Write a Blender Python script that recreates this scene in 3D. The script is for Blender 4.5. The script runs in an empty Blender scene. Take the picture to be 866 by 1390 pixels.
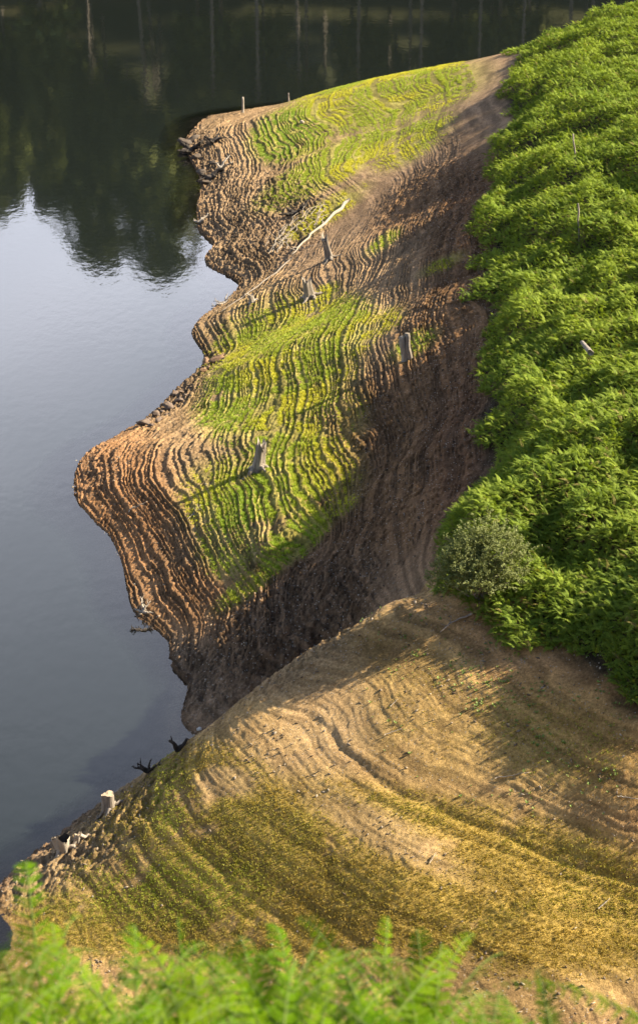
import bpy, math, random
import numpy as np
R = math.radians
rng = np.random.default_rng(7)
random.seed(7)
sc = bpy.context.scene
COL = sc.collection

# ------------------------------------------------------------------ camera
CAM_H, PITCH, F = 28.0, R(25.0), 2531.0
CX, CY = 433.0, 695.0
def ray(px, py):
    u = (np.asarray(px, float)-CX)/F; v = (np.asarray(py, float)-CY)/F
    c, s = math.cos(PITCH), math.sin(PITCH)
    return u, c - v*s, -s - v*c            # direction x, y, z
def unproj(px, py, z):
    x, y, d = ray(px, py); t = (z-CAM_H)/d
    return x*t, y*t
def proj(x, y, z):
    c, s = math.cos(PITCH), math.sin(PITCH)
    zz = z-CAM_H
    dep = y*c - zz*s
    dep = np.where(dep < .05, .05, dep)
    up = y*s + zz*c
    return CX + F*x/dep, CY - F*up/dep
cd = bpy.data.cameras.new('camera'); cam = bpy.data.objects.new('camera', cd); COL.objects.link(cam)
cam.location = (0, 0, CAM_H); cam.rotation_euler = (R(90)-PITCH, 0, 0)
cd.sensor_fit = 'HORIZONTAL'; cd.sensor_width = 24; cd.lens = F/866*24
cd.clip_start = .1; cd.clip_end = 3000
cd.dof.use_dof = True; cd.dof.focus_distance = 50; cd.dof.aperture_fstop = 4.0
sc.camera = cam

# ------------------------------------------------------------------ noise
def _h(ix, iy, seed):
    n = (ix.astype(np.int64)*374761393 + iy.astype(np.int64)*668265263 + seed*1442695041) & 0xffffffff
    n = ((n ^ (n >> 13))*1274126177) & 0xffffffff
    n = (n ^ (n >> 16)) & 0xffffffff
    return n/4294967295.0
def vn(x, y, seed=0):
    x = np.asarray(x, float); y = np.asarray(y, float)
    x0 = np.floor(x); y0 = np.floor(y); fx = x-x0; fy = y-y0
    fx = fx*fx*fx*(fx*(fx*6-15)+10); fy = fy*fy*fy*(fy*(fy*6-15)+10)
    a = _h(x0, y0, seed); b = _h(x0+1, y0, seed); c = _h(x0, y0+1, seed); d = _h(x0+1, y0+1, seed)
    return (a*(1-fx)+b*fx)*(1-fy) + (c*(1-fx)+d*fx)*fy
def fbm(x, y, oct=4, seed=0, gain=.5):
    s = 0; a = 1; t = 0
    for i in range(oct):
        ca, sa = math.cos(i*1.1+.3), math.sin(i*1.1+.3)
        s = s + a*vn((x*ca-y*sa)*2**i, (x*sa+y*ca)*2**i, seed+i*17); t += a; a *= gain
    return s/t
def sst(a, b, x):
    t = np.clip((x-a)/(b-a), 0, 1); return t*t*(3-2*t)

# ------------------------------------------------------------------ terrain: spot heights estimated at image pixels
# (photo x, photo y, height above the water)
SP = [
 # shoreline
 (250,200,0),(262,222,0),(273,255,0),(268,300,0),(290,335,0),(325,386,0),(290,420,0),(260,450,0),(276,478,0),(273,498,0),
 (235,535,0),(195,570,0),(150,597,0),(115,620,0),(101,662,0),(118,695,0),(148,725,0),(165,760,0),(172,800,0),(186,838,0),(230,872,0),
 (232,905,0),(257,930,0),(246,980,0),
 (285,158,0),
 # middle spur
 (150,660,.55),(200,650,1.0),(270,640,1.55),(345,640,2.2),(170,700,.45),(310,700,1.78),(330,770,1.62),(420,600,2.85),(480,570,3.5),(560,500,4.6),
 (425,450,2.8),(430,530,2.9),(330,500,1.7),(300,525,1.2),(240,565,.6),(222,700,.92),(230,775,.68),(266,812,.75),(200,790,.25),
 (266,700,1.36),(277,768,1.15),(350,700,2.15),(375,742,2.3),(430,660,2.8),(500,470,3.9),(540,420,4.2),(490,400,3.2),(600,400,5.2),
 # gully behind the near spur, and its shaded face
 (300,832,.95),(348,792,1.6),(400,750,2.15),(450,712,2.75),(520,640,3.7),(600,540,5.0),
 (280,880,.75),(300,930,.8),(330,850,1.4),(400,830,2.2),(440,800,2.9),(480,760,3.6),(540,700,4.6),(560,620,4.75),(620,640,5.6),(360,890,1.7),(520,790,4.0),(570,740,5.0),
 # crest of near spur
 (600,775,5.9),(520,825,5.15),(430,880,4.3),(350,935,3.35),(250,1010,2.15),(150,1097,1.05),(50,1178,.35),
 # near side
 (420,970,3.95),(480,1040,3.9),(600,1110,3.85),(750,1170,3.85),(866,1220,3.75),
 (215,1062,1.95),(222,1110,2.0),(300,1160,2.2),(420,1210,2.45),(600,1260,2.85),(720,1300,3.0),
 (110,1170,.8),(180,1230,1.0),(400,1320,1.6),(200,1310,.7),(20,1260,0),(866,1360,3.1),
 (300,1060,2.8),(400,1110,3.1),(560,1180,3.35),(730,1230,3.5),
 (700,1000,5.1),(866,1100,5.0),(500,900,4.8),(600,880,5.35),(720,930,5.7),(560,960,4.8),
 # high-water line = fern edge
 (695,82,6),(672,130,6),(660,200,6),(652,300,6),(650,400,6),(652,500,6),(655,600,6.1),(640,680,6.2),(600,740,6.1),(650,830,6.05),(720,850,6.1),(790,910,6.1),(866,975,6.1),
 # second small spur and its hollows
 (300,440,.5),(345,410,1.0),(420,372,2.0),(445,352,2.3),(520,320,3.3),(600,270,4.6),
 (350,455,.95),(420,408,1.85),(500,362,3.0),
 (362,366,.7),(400,345,1.2),(480,292,2.1),(560,240,3.4),(630,190,4.9),
 # far spur
 (300,200,.65),(350,200,1.2),(430,180,2.1),(520,160,3.1),(600,130,4.3),(330,156,.45),(380,142,1.0),(430,127,1.6),(500,111,2.4),(600,90,3.8),
 (290,300,.35),(350,280,1.2),(400,250,1.8),(450,230,2.4),(520,200,3.1),(305,340,.45),(350,335,.85),(310,250,.6),
 # fern slope
 (866,12,8.2),(780,45,7.2),(866,200,8.6),(760,200,7.4),(760,400,7.0),(866,400,8.1),(866,600,8.0),(760,600,6.95),(760,760,6.7),(866,820,7.3),
]
SP = np.array(SP, float)
wx, wy = unproj(SP[:,0], SP[:,1], SP[:,2])
pts = np.stack([wx, wy, SP[:,2]], 1).tolist()
pts += [  # spots hidden from this side: hollows, lake bed, the hill we stand on
 (-4.2,43.8,-.1),(-3.0,43.6,.2),(-1.4,43.8,.8),(0,43.8,1.9),(1.4,43.8,3.2),(2.7,43.9,4.7),(-1.6,46,1.2),(-5.6,43.8,-.9),(-7.6,40.4,-.6),(-10,38,-.5),
 (-11,60,-.8),(-14,62,-2),(-9,50,-1.8),(-8,45,-1.8),(-10,70,-1.6),(-9,82,-1.6),(-12,95,-2),(-12,112,-1.6),(-8,125,-1.4),(-14,40,-3),
 (-2,128,-1.2),(5,126,-.6),(11,124,1.2),(16,122,3.2),(22,122,5),(30,120,7),(0,150,-6),(15,150,-5),(30,150,-3),(-20,150,-8),(45,150,0),
 (-30,60,-8),(-30,100,-9),(-30,30,-7),(-30,0,0),(-14,28,.6),(-9,30,.5),(-10,34,.2),(-60,60,-14),(-60,120,-16),(-60,0,-6),(-40,-40,10),
 (20,100,9),(20,80,9.6),(20,60,10),(20,45,9.8),(14,45,8.5),(14,36,7.7),(20,30,8.3),(35,80,13.5),(35,40,14),(35,10,15),(35,110,12),
 (50,80,17.5),(50,40,18.5),(60,0,26),(60,120,15),(60,-40,44),(30,-40,45),(0,-40,42),(0,-15,34),
 (0,0,26.3),(3,0,26.7),(-3,0,25.8),(8,0,27),(-8,0,24),(0,3,24.6),(3,3,25),(-3,3,24),(0,10,16.8),(6,10,17.5),(-6,10,14.5),(0,20,7.6),(7,20,9.4),(-6,20,5.4),
 (0,27,2.3),(6,27,3.3),(-5,27,1.2),(14,20,8.6),(12,28,4.9),(-12,20,1.0),(-14,10,6)]
P = np.array(pts, float)
def tps_fit(P, lam=.02):
    n = len(P); d2 = ((P[:,None,:2]-P[None,:,:2])**2).sum(-1)
    K = np.where(d2 > 0, .5*d2*np.log(d2+1e-12), 0) + lam*np.eye(n)*8
    Q = np.c_[np.ones(n), P[:,:2]]
    A = np.block([[K, Q], [Q.T, np.zeros((3,3))]])
    return np.linalg.solve(A, np.r_[P[:,2], 0,0,0])
W = tps_fit(P)
def tps(x, y):
    sh = x.shape; x = x.ravel(); y = y.ravel(); out = np.empty(len(x)); n = len(P)
    for i in range(0, len(x), 60000):
        a = x[i:i+60000]; b = y[i:i+60000]
        d2 = (a[:,None]-P[None,:,0])**2 + (b[:,None]-P[None,:,1])**2
        out[i:i+60000] = (.5*d2*np.log(d2+1e-12)) @ W[:n] + W[n] + W[n+1]*a + W[n+2]*b
    return out.reshape(sh)

def axis(segs):
    o = [segs[0][0]]
    for a, b, s in segs:
        n = max(1, int(round((b-a)/s))); o += list(a+(b-a)*(np.arange(n)+1)/n)
    return np.array(o)
ax = axis([(-900,-100,80),(-100,-20,4),(-20,-11,.4),(-11,7.2,.027),(7.2,12,.12),(12,30,.5),(30,100,5),(100,900,80)])
ay = axis([(-600,-60,60),(-60,0,2.5),(0,27,.25),(27,50,.04),(50,75,.05),(75,100,.06),(100,124,.08),(124,160,1),(160,1600,60)])
# coarse spline then bicubic-ish upsampling (smooth surface)
cx = axis([(-40,-12,1),(-12,14,.25),(14,60,1)]); cy = axis([(-40,26,1),(26,124,.3),(124,160,1.5)])
CXg, CYg = np.meshgrid(cx, cy); CZ = tps(CXg, CYg)
def interp_grid(gx, gy, G, x, y):
    x = np.clip(x, gx[0], gx[-1]); y = np.clip(y, gy[0], gy[-1])
    i = np.clip(np.searchsorted(gx, x)-1, 0, len(gx)-2); j = np.clip(np.searchsorted(gy, y)-1, 0, len(gy)-2)
    fx = (x-gx[i])/(gx[i+1]-gx[i]); fy = (y-gy[j])/(gy[j+1]-gy[j])
    return (G[j,i]*(1-fx)+G[j,i+1]*fx)*(1-fy) + (G[j+1,i]*(1-fx)+G[j+1,i+1]*fx)*fy
X, Y = np.meshgrid(ax, ay)
def base_h(X, Y):
    Z = np.empty(X.shape)
    inside = (X > -39) & (X < 59) & (Y > -39) & (Y < 159)
    Z[:] = interp_grid(cx, cy, CZ, X, Y)
    # smooth valley walls outside the part fitted to the spot heights
    r = np.maximum(0, X-55); Z = Z + r*.25*(1-np.clip(r/900,0,.5))
    l = np.maximum(0, -38-X); Z = Z - np.minimum(l*.2, 8)
    Z = np.where(Y > 155, np.minimum(Z, -5) , Z)
    Z = np.where((X < -60), np.maximum(-16, np.minimum(Z, 30)), Z)
    b = np.maximum(0, -38-Y); Z = Z + b*.3
    # far shore of the lake
    fs = 199 + 10*vn(X/60, Y*0+3, 5)
    f = np.maximum(0, Y-fs); Z = np.where(Y > fs-30, np.maximum(Z, -5+5*np.clip((Y-fs+30)/30,0,1)) , Z)
    Z = Z + np.where(Y > fs, np.minimum(f*.62, 36)+ np.maximum(0,f-52)*.1, 0)
    return Z
Z0 = base_h(X, Y)
Z0 = np.where(Z0 < 0, Z0*(.34+.66*np.clip(-Z0/1.4, 0, 1)), Z0)      # gently shelving mud under the shallows

# --- masks written in image pixels, the ground projected through the camera
MX, MY = proj(X, Y, Z0)
def blob(cx_, cy_, rx, ry, ang=0, soft=.5, mx=None, my=None):
    mx = MX if mx is None else mx; my = MY if my is None else my
    a = R(ang); dx = mx-cx_; dy = my-cy_
    u = (dx*math.cos(a)+dy*math.sin(a))/rx; v = (-dx*math.sin(a)+dy*math.cos(a))/ry
    d = np.sqrt(u*u+v*v); return 1-sst(1-soft, 1+soft, d)
def blobs(L, mx=None, my=None):
    m = 0
    for b in L: m = np.maximum(m, b[-1]*blob(*b[:-1], mx=mx, my=my))
    return m
near_line = np.interp(MX, [0,50,150,250,350,430,520,600,700,866], [1215,1170,1085,1000,925,870,820,775,760,900])
yk = Y
NEAR = sst(45.0, 42.5, yk + .0*X) # near spur lies closer than this
near_spur = np.where(Y < 46, sst(-12, 14, MY-near_line), 0)*(Y < 44.5)
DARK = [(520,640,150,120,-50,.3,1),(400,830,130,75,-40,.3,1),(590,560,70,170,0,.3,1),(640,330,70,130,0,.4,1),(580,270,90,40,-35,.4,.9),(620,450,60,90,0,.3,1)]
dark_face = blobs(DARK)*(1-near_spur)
SPUR = [(250,680,170,190,0,.3,1),(420,560,150,140,0,.4,.9),(330,430,110,60,-30,.4,1),(340,230,120,110,-20,.4,1),(480,380,90,60,-30,.4,.6),(320,330,70,60,0,.4,1)]
spur = blobs(SPUR+[(450,600,90,150,10,.4,1),(520,390,110,70,-35,.4,.8)])*(1-near_spur)*(1-.5*dark_face)
shore_rock = [(255,205,35,35,0,.4,1),(285,240,40,30,0,.4,.9),(300,330,60,75,20,.4,.8),(370,300,70,55,-30,.5,.9),(240,535,55,14,-38,.5,1),(275,495,30,14,-30,.5,1),(250,920,45,45,0,.4,1),
              (380,860,160,60,-38,.4,.8),(115,1130,160,48,-38,.5,.75),(220,1040,60,22,-42,.5,.6),(125,640,40,30,-30,.5,.5)]
rock = blobs(shore_rock)

# --- wave-cut steps
gx = np.gradient(Z0, axis=1)/np.gradient(X, axis=1)
warp = (fbm(X*.5, Y*.36, 2, 11)-.5)*.25 + (fbm(X*1.9, Y*1.0, 2, 23)-.5)*.05
zz = Z0 + warp
hstep = .080
big = .5*np.sin(zz*6.1+1.3)+.35*np.sin(zz*17.7)+.5*(fbm(zz*5, zz*0+1, 2, 29)-.5)     # uneven riser spacing
s = zz/hstep + big + (fbm(X*5, Y*4, 3, 31)-.5)*.30 + (fbm(X*17, Y*14, 2, 33)-.5)*.24
k = np.floor(s); fr = s-k
hk = _h(k, k*0+3, 91)
shape = sst(.0, .21, fr)*.92 + fr*.08             # riser then flat tread
amp = spur*(.75+.6*hk) + near_spur*(.045+.08*(hk > .66)) + dark_face*.6 + .1
amp *= np.where(Z0 < 6.3, 1, 0)*sst(-.6, 0.05, Z0)
amp *= .35+1.3*fbm(X*.8+9, Y*.6, 3, 57)
vis = (X > -11) & (X < 12) & (Y > 26) & (Y < 124)
dz = (shape-fr)*hstep*1.3*amp
Z = Z0 + np.where(vis, dz + warp*.45*np.clip(spur+rock*.5+.15,0,1), 0)
# rubble and rills
rr = fbm(X*2.3, Y*2.3, 5, 71, .6)
Z += np.where(vis, rock*((np.abs(rr-.5)*-1.1+.10)*.55) + (fbm(X*7, Y*7, 3, 77)-.5)*(.022+.14*rock+.02*dark_face), 0)
rid = np.abs(fbm(X*.8+Y*.55, (Y-X*.6)*.35, 3, 131)-.5)
Z += np.where(vis, dark_face*(rid*.09-.01), 0)
strat = fbm(Z0*7+warp*8+fbm(X*1.3,Y*1.3,2,133)*1.2, Y*.16, 3, 137, .6)
Z += np.where(vis, (dark_face+.6*near_spur)*(strat-.5)*.07, 0)
Z += np.where(vis, (spur+rock+.5*dark_face+.15*near_spur)*(fbm(X*12, Y*10, 2, 143)-.5)*.045*(.5+fbm(X*1.1,Y*1.1,2,145)), 0)
clod = fbm(X*4.1, Y*3.6, 3, 147, .6)
Z += np.where(vis, (dark_face+.8*rock)*(sst(.5,.75,clod)*.07), 0)
rough = fbm(X*11, Y*9, 2, 139)
Z += np.where(vis, (spur+rock)*(sst(.45,.75,rough)*.035), 0)
# two worn tracks along contours of the near spur
for zc, dpt, wd in ((3.92,.10,.045),(3.74,.04,.04),(4.08,.03,.05),(3.5,.02,.05),(4.45,.025,.06),(3.2,.02,.05),(2.9,.02,.05),(2.6,.025,.06),(2.02,.09,.06),(1.80,.06,.05),(2.28,.04,.05),(1.55,.035,.05),(1.3,.03,.05)):
    q = (Z0+(fbm(X*.6,Y*.6,2,141)-.5)*.12-zc)/wd
    Z -= np.where(vis, .5*near_spur*dpt*np.exp(-q*q)*(.55+.6*fbm(X*.5,Y*.5,2,151)), 0)
# a cut bank along the middle spur
q = (MX-np.interp(MY,[640,690,745,775],[343,358,378,400]))/6
Z -= np.where(vis & (MY>640)&(MY<780)&(Y>46), .07*np.exp(-q*q), 0)
Z = np.where(Z0 < 0, np.minimum(Z, Z0*.85-.004), Z)   # nothing pokes out of the shallows
def H(x, y):
    return interp_grid(ax, ay, Z, np.asarray(x, float), np.asarray(y, float))
def ground(px, py, tmin=20, tmax=140):
    """first point of the ground seen along that line of sight"""
    dx, dy, dz_ = [float(v) for v in ray(px, py)]
    t = np.arange(tmin, tmax, .05); g = H(dx*t, dy*t) - (CAM_H+dz_*t)
    i = int(np.argmax(g > 0)) if (g > 0).any() else len(t)-1
    return dx*t[i], dy*t[i], float(H(dx*t[i], dy*t[i]))

def crest(px, py):
    """first ground of the nearest spur at or below that spot"""
    while (ground(px, py)[1] > 44.5 or ground(px, py)[2] < .12) and py < 1300: py += 2
    return px, py+3
# ------------------------------------------------------------------ mesh helpers
def mk(name, V, Fc, mat=None, parent=None, smooth=False, attrs=None, loc=None):
    """V (n,3), Fc (m,3) or (m,4) integer array"""
    V = np.asarray(V, np.float32); Fc = np.asarray(Fc, np.int32); k_ = Fc.shape[1]
    me = bpy.data.meshes.new(name); me.vertices.add(len(V)); me.vertices.foreach_set('co', V.ravel())
    me.loops.add(Fc.size); me.loops.foreach_set('vertex_index', Fc.ravel())
    me.polygons.add(len(Fc)); me.polygons.foreach_set('loop_start', np.arange(len(Fc), dtype=np.int32)*k_)
    me.polygons.foreach_set('loop_total', np.full(len(Fc), k_, np.int32))
    if smooth: me.polygons.foreach_set('use_smooth', np.ones(len(Fc), bool))
    me.update(calc_edges=True)
    if attrs:
        for an, v in attrs.items():
            v = np.asarray(v, np.float32)
            if v.ndim == 2:
                a = me.attributes.new(an, 'FLOAT_COLOR', 'POINT'); a.data.foreach_set('color', np.c_[v, np.ones(len(v))].astype(np.float32).ravel())
            else:
                a = me.attributes.new(an, 'FLOAT', 'POINT'); a.data.foreach_set('value', v)
    if mat: me.materials.append(mat)
    o = bpy.data.objects.new(name, me); COL.objects.link(o)
    if parent: o.parent = parent
    if loc: o.location = loc
    return o
def empty(name, loc, rz=0):
    o = bpy.data.objects.new(name, None); COL.objects.link(o); o.location = loc; o.rotation_euler = (0,0,rz); o.empty_display_size = .2
    return o
def tag(o, label=None, cat=None, group=None, kind=None):
    if label: o['label'] = label
    if cat: o['category'] = cat
    if group: o['group'] = group
    if kind: o['kind'] = kind
    return o

# ------------------------------------------------------------------ materials
def nt(name):
    m = bpy.data.materials.new(name); m.use_nodes = True; t = m.node_tree; t.nodes.clear()
    out = t.nodes.new('ShaderNodeOutputMaterial'); return m, t, out
def N(t, typ, **kw):
    n = t.nodes.new(typ)
    for k_, v in kw.items():
        if k_.startswith('i_'): n.inputs[k_[2:].replace('_', ' ')].default_value = v
        else: setattr(n, k_, v)
    return n
def ramp(t, stops):
    n = t.nodes.new('ShaderNodeValToRGB'); e = n.color_ramp.elements
    while len(e) < len(stops): e.new(.5)
    for i, (p, c) in enumerate(stops): e[i].position = p; e[i].color = (*c, 1) if len(c) == 3 else c
    return n
def mix(t, a, b, f, mode='MIX'):
    n = t.nodes.new('ShaderNodeMix'); n.data_type = 'RGBA'; n.blend_type = mode
    L = t.links
    for sck, v in ((n.inputs[0], f), (n.inputs[6], a), (n.inputs[7], b)):
        if isinstance(v, bpy.types.NodeSocket): L.new(v, sck)
        elif isinstance(v, (int, float)): sck.default_value = v
        else: sck.default_value = (*v, 1)
    return n.outputs[2]

# ground
gm, t, out = nt('ground_soil'); L = t.links
tc = N(t, 'ShaderNodeTexCoord'); at = N(t, 'ShaderNodeAttribute', attribute_name='soil')
n1 = N(t, 'ShaderNodeTexNoise', i_Scale=12.0, i_Detail=9.0, i_Roughness=.78); L.new(tc.outputs['Object'], n1.inputs['Vector'])
n2 = N(t, 'ShaderNodeTexNoise', i_Scale=1.6, i_Detail=6.0, i_Roughness=.65); L.new(tc.outputs['Object'], n2.inputs['Vector'])
v1 = N(t, 'ShaderNodeTexVoronoi', i_Scale=16.0); L.new(tc.outputs['Object'], v1.inputs['Vector'])
r1 = ramp(t, [(.28,(.34,.31,.29)),(.5,(.95,.93,.9)),(.72,(1.6,1.6,1.6))]); L.new(n1.outputs['Fac'], r1.inputs['Fac'])
r2 = ramp(t, [(.3,(.75,.72,.70)),(.7,(1.25,1.22,1.2))]); L.new(n2.outputs['Fac'], r2.inputs['Fac'])
c = mix(t, at.outputs['Color'], r1.outputs['Color'], 1.0, 'MULTIPLY'); c = mix(t, c, r2.outputs['Color'], 1.0, 'MULTIPLY')
# pale chips of stone: cell by cell
vr = N(t, 'ShaderNodeSeparateColor'); L.new(v1.outputs['Color'], vr.inputs[0])
gt = N(t, 'ShaderNodeMath', operation='GREATER_THAN', i_Value=.5); gt.inputs[1].default_value = .86; L.new(vr.outputs[0], gt.inputs[0])
lt = N(t, 'ShaderNodeMath', operation='LESS_THAN'); lt.inputs[1].default_value = .32; L.new(v1.outputs['Distance'], lt.inputs[0])
ml = N(t, 'ShaderNodeMath', operation='MULTIPLY'); L.new(gt.outputs[0], ml.inputs[0]); L.new(lt.outputs[0], ml.inputs[1])
ats = N(t, 'ShaderNodeAttribute', attribute_name='stony'); ml2 = N(t, 'ShaderNodeMath', operation='MULTIPLY'); L.new(ml.outputs[0], ml2.inputs[0]); L.new(ats.outputs['Fac'], ml2.inputs[1])
c = mix(t, c, (.42,.37,.31), ml2.outputs[0])
bs = N(t, 'ShaderNodeBsdfPrincipled', i_Roughness=.92); bs.inputs['Specular IOR Level'].default_value = .12
L.new(c, bs.inputs['Base Color'])
nb = N(t, 'ShaderNodeTexNoise', i_Scale=26.0, i_Detail=6.0, i_Roughness=.75); L.new(tc.outputs['Object'], nb.inputs['Vector'])
bp = N(t, 'ShaderNodeBump', i_Strength=1.0, i_Distance=.08); L.new(nb.outputs['Fac'], bp.inputs['Height']); L.new(bp.outputs['Normal'], bs.inputs['Normal'])
L.new(bs.outputs[0], out.inputs['Surface'])

def leaf_mat(name, trans=.35, rough=.5, gloss=.06):
    m, t, out = nt(name); L = t.links
    a = N(t, 'ShaderNodeAttribute', attribute_name='tint')
    d = N(t, 'ShaderNodeBsdfDiffuse'); tr = N(t, 'ShaderNodeBsdfTranslucent'); g = N(t, 'ShaderNodeBsdfGlossy', i_Roughness=rough)
    L.new(a.outputs['Color'], d.inputs[0])
    c = mix(t, a.outputs['Color'], (1.0,1.0,.35), 1.0, 'MULTIPLY'); L.new(c, tr.inputs[0])
    m1 = N(t, 'ShaderNodeMixShader'); m1.inputs[0].default_value = trans; L.new(d.outputs[0], m1.inputs[1]); L.new(tr.outputs[0], m1.inputs[2])
    m2 = N(t, 'ShaderNodeMixShader'); m2.inputs[0].default_value = gloss; L.new(m1.outputs[0], m2.inputs[1]); L.new(g.outputs[0], m2.inputs[2])
    L.new(m2.outputs[0], out.inputs['Surface']); return m
M_leaf = leaf_mat('fern_leaf', .30, .6, .01); M_front = leaf_mat('frond_leaf', .40, .6, 0.0); M_grass = leaf_mat('grass_leaf', .3, .6, .03); M_shrub = leaf_mat('shrub_leaf', .25, .6, .015); M_pine = leaf_mat('pine_needles', .05, .7, .02)
def wood_mat(name, a, b, sc_=14, stretch=.12):
    m, t, out = nt(name); L = t.links
    tc = N(t, 'ShaderNodeTexCoord'); mp = N(t, 'ShaderNodeMapping'); mp.inputs['Scale'].default_value = (1,1,stretch); L.new(tc.outputs['Object'], mp.inputs['Vector'])
    n = N(t, 'ShaderNodeTexNoise', i_Scale=sc_, i_Detail=8.0, i_Roughness=.7); L.new(mp.outputs[0], n.inputs['Vector'])
    r = ramp(t, [(.3, a), (.55, tuple((p+q)/2 for p, q in zip(a, b))), (.75, b)]); L.new(n.outputs['Fac'], r.inputs['Fac'])
    bs = N(t, 'ShaderNodeBsdfPrincipled', i_Roughness=.85); bs.inputs['Specular IOR Level'].default_value = .3; L.new(r.outputs[0], bs.inputs['Base Color'])
    bp = N(t, 'ShaderNodeBump', i_Strength=1.0, i_Distance=.03); L.new(n.outputs['Fac'], bp.inputs['Height']); L.new(bp.outputs[0], bs.inputs['Normal'])
    L.new(bs.outputs[0], out.inputs['Surface']); return m
M_grey = wood_mat('weathered_wood', (.10,.08,.065), (.40,.345,.29)); M_pale = wood_mat('bleached_wood', (.20,.165,.13), (.50,.44,.37))
M_cut = wood_mat('sawn_wood', (.30,.22,.14), (.55,.45,.33), 20, 1); M_wet = wood_mat('wet_wood', (.015,.012,.010), (.06,.048,.04)); M_bark = wood_mat('pine_bark', (.10,.085,.07), (.26,.225,.19), 3, .2)
M_leaf_stalk = wood_mat('green_stalk', (.10,.16,.03), (.20,.26,.06))
sm, t, out = nt('stone'); L = t.links
a = N(t, 'ShaderNodeAttribute', attribute_name='tint'); tc = N(t, 'ShaderNodeTexCoord'); n = N(t, 'ShaderNodeTexNoise', i_Scale=12.0, i_Detail=6.0); L.new(tc.outputs['Object'], n.inputs['Vector'])
r = ramp(t, [(.3,(.6,.6,.6)),(.7,(1.3,1.3,1.3))]); L.new(n.outputs['Fac'], r.inputs['Fac']); c = mix(t, a.outputs['Color'], r.outputs[0], 1.0, 'MULTIPLY')
bs = N(t, 'ShaderNodeBsdfPrincipled', i_Roughness=.85); L.new(c, bs.inputs['Base Color']); L.new(bs.outputs[0], out.inputs['Surface']); bs.inputs['Specular IOR Level'].default_value = .08; M_stone = sm

# ------------------------------------------------------------------ soil colours per vertex
GREEN = [ # grass zones (x, y, rx, ry, angle, softness, strength)
 (400,180,60,34,-20,.4,1),(520,130,130,38,-14,.4,1),(450,225,110,24,-30,.4,.9),(440,290,60,14,-33,.6,.9),(560,190,60,22,-33,.5,.7),
 (380,500,95,80,-30,.5,1),(440,460,70,45,-30,.5,1),(330,560,60,45,0,.5,.8),(390,610,60,50,0,.5,.8),(330,680,75,55,0,.5,.85),(385,665,70,55,0,.5,.8),
 (310,745,40,40,0,.5,.55),(400,735,60,22,-38,.4,.9),(345,790,60,14,-38,.5,.7),(420,640,60,60,0,.6,.6),(470,560,30,40,0,.6,.3),
 (440,400,22,10,-30,.6,.8),(520,330,26,8,-35,.6,.6),(350,440,45,18,-35,.6,.35),(515,440,35,16,-30,.6,.5),(600,360,30,8,-25,.6,.5),(560,470,35,14,-30,.6,.5),(460,690,30,12,-30,.5,.5)]
GOLD = [(560,1190,420,110,10,.35,1),(330,1090,110,60,35,.4,.8),(240,1080,40,60,0,.4,.8),(760,1010,160,70,15,.6,.40),(560,960,130,90,40,.6,.30),(300,1230,200,70,10,.4,1),(230,1200,120,50,0,.5,.7),(170,1250,150,50,0,.5,.9)]
# wider, coarser modulation so that the edges break up
brk = fbm(X*.8, Y*.8, 4, 201, .6)
green = np.clip(blobs(GREEN)*1.3*sst(.22,.50,brk+.12), 0, 1)*(Y > 44)
gold = np.clip(blobs(GOLD)*1.2*sst(.25,.6,brk+.14), 0, 1)*near_spur
bare = blobs([(430,930,70,110,-20,.4,1),(520,1130,130,28,28,.5,.85),(310,1062,45,22,0,.4,.8),(400,1020,70,45,20,.5,.5)])
gold = gold*(1-.85*bare)
def col(*c): return np.array(c)[None,None,:]
soil = np.ones(X.shape+(3,))*col(.27,.185,.115)
def lay(m, c): 
    global soil
    soil = soil*(1-m[...,None]) + m[...,None]*col(*c)
lay(spur*.9, (.31,.215,.12))
lay(blobs([(150,690,90,130,-20,.5,1),(250,810,90,50,20,.5,.8)])*.8, (.32,.165,.075))
lay(dark_face*.95, (.175,.102,.050))  # shade of the gully face painted into the soil as darker brown
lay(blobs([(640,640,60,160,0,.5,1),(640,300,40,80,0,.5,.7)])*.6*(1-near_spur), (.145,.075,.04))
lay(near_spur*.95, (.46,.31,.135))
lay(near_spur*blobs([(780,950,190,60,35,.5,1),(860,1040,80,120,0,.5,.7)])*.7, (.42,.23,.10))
lay(near_spur*blobs([(100,1150,150,45,-38,.5,1),(200,1060,60,30,-42,.5,.8)])*.75, (.25,.185,.125))
lay(near_spur*sst(.45,.7,fbm(X*.5,Y*1.1,3,221))*.4, (.30,.19,.105))
lay(near_spur*bare*.6, (.45,.32,.175))
lay(np.clip(gold,0,1)*.8, (.38,.28,.06))
lay(green*.65, (.33,.33,.06))
lay(rock*.6*(1-near_spur*.3), (.17,.125,.09))
lay(sst(.12,.03,Z0)*.5, (.17,.10,.055))                   # wet rim of mud
lay(sst(.0,-.05,Z0), (.36,.29,.21))                        # lake bed
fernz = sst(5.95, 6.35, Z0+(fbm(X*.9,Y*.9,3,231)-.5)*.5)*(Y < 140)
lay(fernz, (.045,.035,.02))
lay(((Y > 200)*1.0), (.06,.065,.025))
soil *= (.72+.56*sst(.3,.7,strat))[...,None]
stony = np.clip(.35+.5*dark_face+.3*near_spur+.4*rock-gold*.5-green*.5, 0, 1)
nyy, nxx = X.shape
idx = np.arange(nyy*nxx).reshape(nyy, nxx)
FQ = np.stack([idx[:-1,:-1], idx[:-1,1:], idx[1:,1:], idx[1:,:-1]], -1).reshape(-1, 4)
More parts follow.
